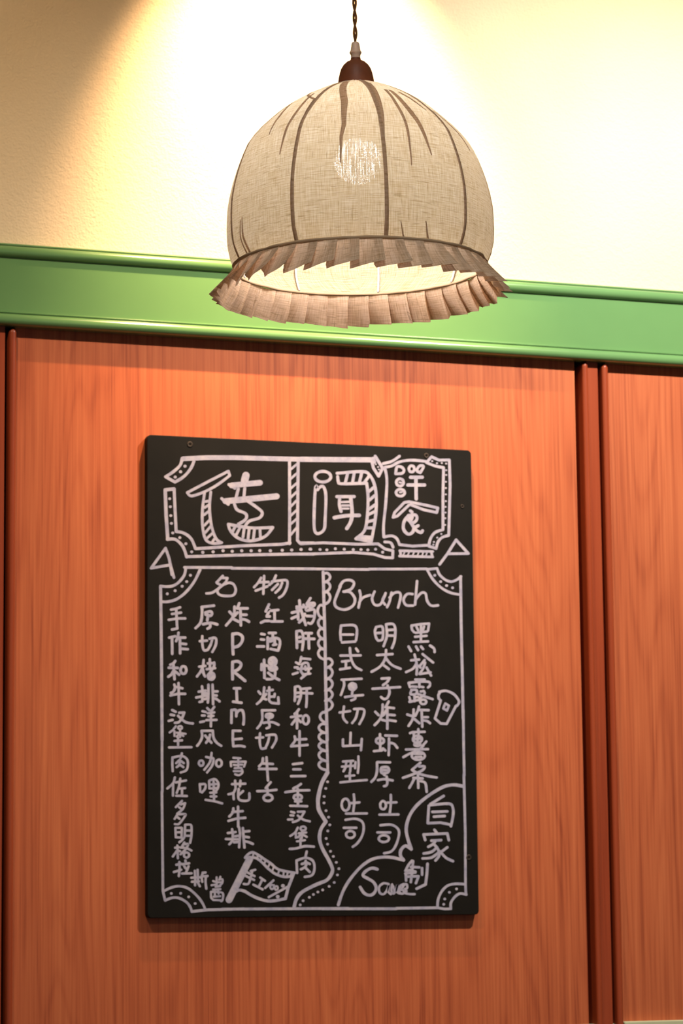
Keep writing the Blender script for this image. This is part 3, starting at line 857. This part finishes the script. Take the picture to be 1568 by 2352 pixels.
H = lambda y: (613 - y) / 0.974 / SC
prof_px = [(289, 613), (304, 577), (308, 540), (308, 505), (305, 468), (292, 414), (268, 352), (243, 318), (219, 294), (178, 259), (140, 234), (106, 216), (72, 201), (40, 190)]
pr = [(a / SC, H(b)) for a, b in prof_px]
# smooth profile by arc length
fine = catmull(pr)
fr_ = np.array(fine); seglen = np.r_[0, np.cumsum(np.hypot(*np.diff(fr_, axis=0).T))]
LV = seglen[-1]
def prof_at(t):
    s = t * LV
    return float(np.interp(s, seglen, fr_[:, 0])), float(np.interp(s, seglen, fr_[:, 1]))
RIBS = [math.radians(a) for a in (11, 50, 89, 131, 171, 210, 249, 290, 331)]
def gap_phase(phi):
    """0 at a rib, 1 midway between two ribs"""
    phi %= 2 * pi
    e = sorted(RIBS) + [sorted(RIBS)[0] + 2 * pi]
    if phi < e[0]: phi += 2 * pi
    for a, b in zip(e[:-1], e[1:]):
        if a <= phi <= b:
            return math.sin(pi * (phi - a) / (b - a)), int(a * 1000)
    return 0, 0
fold_ph = rng.uniform(0, 6, 12)
def shade_pt(phi, t, off=0.0):
    r, z = prof_at(t)
    g, k = gap_phase(phi)
    flat = 0.022 * r * g * (0.35 + 0.65 * math.sin(pi * min(1, t * 1.15)))
    top = max(0.0, (t - 0.45) / 0.55)
    fold = 0.0011 * top * g * math.sin(phi * 31 + 3 * math.sin(phi * 5 + 1)) + 0.0005 * g * math.sin(phi * 17 + t * 4)
    low = 0.0009 * max(0, 1 - t / 0.3) * g * math.sin(phi * 26 + 2 * math.sin(phi * 7))
    rr = r - flat + fold + low + off
    return (rr * math.sin(phi), -rr * math.cos(phi), z)

NP, NT = 432, 72
v, f, uv = [], [], []
for j in range(NT + 1):
    t = j / NT
    r, z = prof_at(t)
    for i in range(NP):
        ph = 2 * pi * i / NP
        v.append(shade_pt(ph, t))
        # threads stay parallel: u follows the widest circumference
        uu = abs(((ph + pi) % (2 * pi)) - pi) * (0.15 * 0.35 + r * 0.65)
        uv.append((uu + (0.9 if ph < pi else 0), t * LV))
for j in range(NT):
    for i in range(NP):
        f.append((j * NP + i, j * NP + (i + 1) % NP, (j + 1) * NP + (i + 1) % NP, (j + 1) * NP + i))
shade = mesh_ob('shade', v, f, M_LINEN, lamp, smooth=True, uvs=uv)
shade['label'] = 'natural linen fabric dome'

# strips of doubled cloth lying on the shade
def strip(name, path, parent, lift_=0.0008):
    """path: (phi, t, width in metres)"""
    P = []
    for a, b in zip(path[:-1], path[1:]):
        for k in range(6):
            q = k / 6
            P.append(tuple(x + (y - x) * q for x, y in zip(a, b)))
    P.append(path[-1])
    v, f, uv = [], [], []
    n = len(P)
    for k, (ph, t, w) in enumerate(P):
        a, b = P[max(0, k - 1)], P[min(n - 1, k + 1)]
        r, _ = prof_at(t)
        d = Vector(((b[0] - a[0]) * r, (b[1] - a[1]) * LV)).normalized()
        nx, nt_ = d.y, -d.x
        for s, o in ((-1, 0.0), (-0.75, 1), (0, 1.25), (0.75, 1), (1, 0.0)):
            v.append(shade_pt(ph + s * nx * w / 2 / max(r, 0.02), min(1, max(0, t + s * nt_ * w / 2 / LV)), lift_ * o - 0.0002))
            uv.append((s * w, k * 0.004))
    for k in range(n - 1):
        for i in range(4):
            f.append((k * 5 + i, (k + 1) * 5 + i, (k + 1) * 5 + i + 1, k * 5 + i + 1))
    return mesh_ob(name, v, f, M_SEAM, parent, smooth=True, uvs=uv)

for a in RIBS:
    strip('rib_seam', [(a, 0.0, 0.0050), (a, 0.3, 0.0045), (a, 0.6, 0.0048), (a, 0.8, 0.0062), (a, 0.93, 0.0075), (a, 0.99, 0.0055)], shade)

# gathered folds, traced from where they lie on the side facing the photographer
gp = [(ph, t) for ph in np.linspace(-1.5, 1.5, 151) for t in np.linspace(0.0, 1.0, 101)]
gq = np.array([proj(shade_pt(ph, t)) for ph, t in gp])
def on_shade(px, py):
    return gp[int(np.argmin((gq[:, 0] - px) ** 2 + (gq[:, 1] - py) ** 2))]
FOLDS = [
    [(795, 187, 18), (792, 232, 17), (788, 286, 11), (783, 312, 8), (779, 372, 3)],
    [(884, 205, 9), (912, 245, 9), (935, 303, 7), (947, 380, 3)],
    [(895, 207, 12), (944, 258, 16), (976, 310, 9), (989, 357, 3)],
    [(915, 212, 9), (950, 232, 8), (978, 253, 3)],
    [(721, 215, 7), (676, 263, 9), (654, 312, 7), (643, 357, 3)],
    [(690, 225, 6), (640, 270, 8), (618, 308, 3)],
    [(995, 255, 6), (1045, 300, 6), (1078, 345, 2)],
    [(555, 500, 2), (560, 545, 6), (574, 578, 7)],
    [(552, 505, 2), (553, 545, 4), (566, 582, 5)],
    [(740, 206, 9), (722, 228, 6), (700, 262, 3)],
    [(846, 190, 12), (868, 222, 10), (880, 268, 5), (884, 320, 2)],
    [(978, 505, 2), (982, 530, 4), (984, 552, 5)],
    [(923, 508, 2), (925, 530, 3), (926, 547, 4)]]
for fo in FOLDS:
    strip('gathered_fold', [on_shade(x, y) + (wd / SC,) for x, y, wd in fo], shade, 0.0007)

# corded seam where ruffle meets shade
r0, z0 = prof_at(0.0)
pts = [Vector(shade_pt(2 * pi * k / 144, 0.0, 0.0010)) + Vector((0, 0, 0.0012)) for k in range(145)]
v, f = tube(pts, 0.0019, 8)
mesh_ob('rim_seam', v, f[:-2], M_HEM, shade, smooth=True, uvs=[(0, 0)] * len(v))
for a in RIBS:
    P = []
    for t in np.linspace(0.01, 0.985, 30):
        x, y, z = shade_pt(a, t, -0.0022)
        P.append((x, y, z))
    v, f = tube(P, 0.0013, 6)
    mesh_ob('frame_wire', v, f, M_WIRE, shade, smooth=True)

# knife-pleated ruffle: every pleat runs out over the next one and folds back under it
NPL = 38
wdt = 2 * pi / NPL
RT, RB, DZ = 289 / SC, 329 / SC, 67 / SC
path = []
for i in range(NPL):
    j = rng.uniform(-0.12, 0.12); amp = rng.uniform(0.7, 1.5); dz = rng.uniform(-0.0018, 0.0018); fl = rng.uniform(-0.0016, 0.0022)
    st = i + j * 0.3
    for q, rad_ in ((-0.42, -1.0), (-0.2, -0.75), (0.1, -0.35), (0.4, 0.1), (0.7, 0.6), (0.92, 1.0), (1.0, 1.12), (0.985, 1.0), (0.85, 0.55), (0.68, -0.5), (0.6, -0.95)):
        path.append(((st + q + j * 0.25 * (q > 0.5)) * wdt, rad_ * amp, dz, fl, q))
v, f, uv = [], [], []
ROWS = 8
n = len(path)
arc = 0
for k, (ph, ra, dz, fl, q) in enumerate(path):
    if k: arc += max(abs(ph - path[k - 1][0]) * 0.15, 0.001)
    for j in range(ROWS + 1):
        s = j / ROWS
        flare = RT + (RB - RT) * (s ** 1.3) + fl * s
        wav = 0.0012 * s * math.sin(k * 1.3 + s * 4)
        r = flare + ra * (0.0005 + 0.0046 * s) + wav + 0.0008
        z = z0 - 0.0004 - (DZ + dz - 0.0042 * q) * s
        ph2 = ph + 0.028 * s * math.sin(dz * 3000) * 0.4
        v.append((r * math.sin(ph2), -r * math.cos(ph2), z)); uv.append((arc, s * DZ + 0.5))
for k in range(n):
    k2 = (k + 1) % n
    for j in range(ROWS):
        f.append((k * (ROWS + 1) + j, k2 * (ROWS + 1) + j, k2 * (ROWS + 1) + j + 1, k * (ROWS + 1) + j + 1))
ruf = mesh_ob('ruffle', v, f, M_RUFFLE, lamp, smooth=True, uvs=uv)
ruf.data.set_sharp_from_angle(angle=math.radians(50))
ruf['label'] = 'knife-pleated linen ruffle hem'

# top fittings (radius and height in photograph pixels, turned about the lamp's axis)
def turned(name, prof, material, seg=48):
    v, f = lathe([(r / SC, H(y)) for r, y in prof], seg)
    o = mesh_ob(name, v, f, material, lamp, smooth=True)
    o.data.set_sharp_from_angle(angle=math.radians(50))
    return o
turned('socket_cup', [(30, 195), (42.5, 193), (41.8, 183), (40.5, 174), (38, 163), (34.5, 153), (29, 144.5), (22, 138), (15, 134.5), (12, 132), (11.5, 128), (3, 127.5)], M_CUP)
turned('cord_grip', [(11, 131), (10.8, 127), (11.5, 120), (12.2, 119), (14.2, 115.5), (14.0, 114), (11.6, 110), (10.6, 103), (9.2, 94), (7.5, 91), (5, 90.2), (0.5, 90.2)], M_GRIP, 32)
# bulb
cb = 366
rb = 0.0270
prof = [(0.0004, -rb)] + [(rb * math.sin(a), -rb * math.cos(a)) for a in np.linspace(0.15, 2.45, 16)]
v, f = lathe([(r, z + H(cb)) for r, z in prof], 32)
bulb = mesh_ob('bulb', v, f, M_BULB, lamp, smooth=True)
zb = H(cb) + rb * 1.5
v, f = lathe([(0.0170, H(cb) + rb * 0.76), (0.0136, zb - 0.001), (0.0136, zb + 0.02), (0.019, zb + 0.021), (0.019, H(192))], 32)
mesh_ob('bulb_holder', v, f, M_GRIP, lamp, smooth=True)
# twisted two-strand cord up to the ceiling
zc0, zc1 = H(91.5), (ZC - RIM.z) / math.cos(math.radians(0.5)) - 0.003
pitch = 2 * 36.5 / SC
for s in (0, pi):
    P = []
    n = int((zc1 - zc0) / pitch * 14)
    for k in range(n + 1):
        z = zc0 + (zc1 - zc0) * k / n
        a = s + 2 * pi * (z - H(69)) / pitch + pi / 2 + pi / 2
        P.append((0.00135 * math.cos(a) * 1.05, 0.00135 * math.sin(a), z))
    v, f = tube(P, 0.00135, 8)
    mesh_ob('cord_strand', v, f, M_CORD, lamp, smooth=True)
zr = zc1
v, f = lathe([(0.002, zr - 0.030), (0.012, zr - 0.030), (0.045, zr - 0.018), (0.05, zr - 0.004), (0.05, zr)], 32)
mesh_ob('ceiling_rose', v, f, M_CUP, lamp, smooth=True)
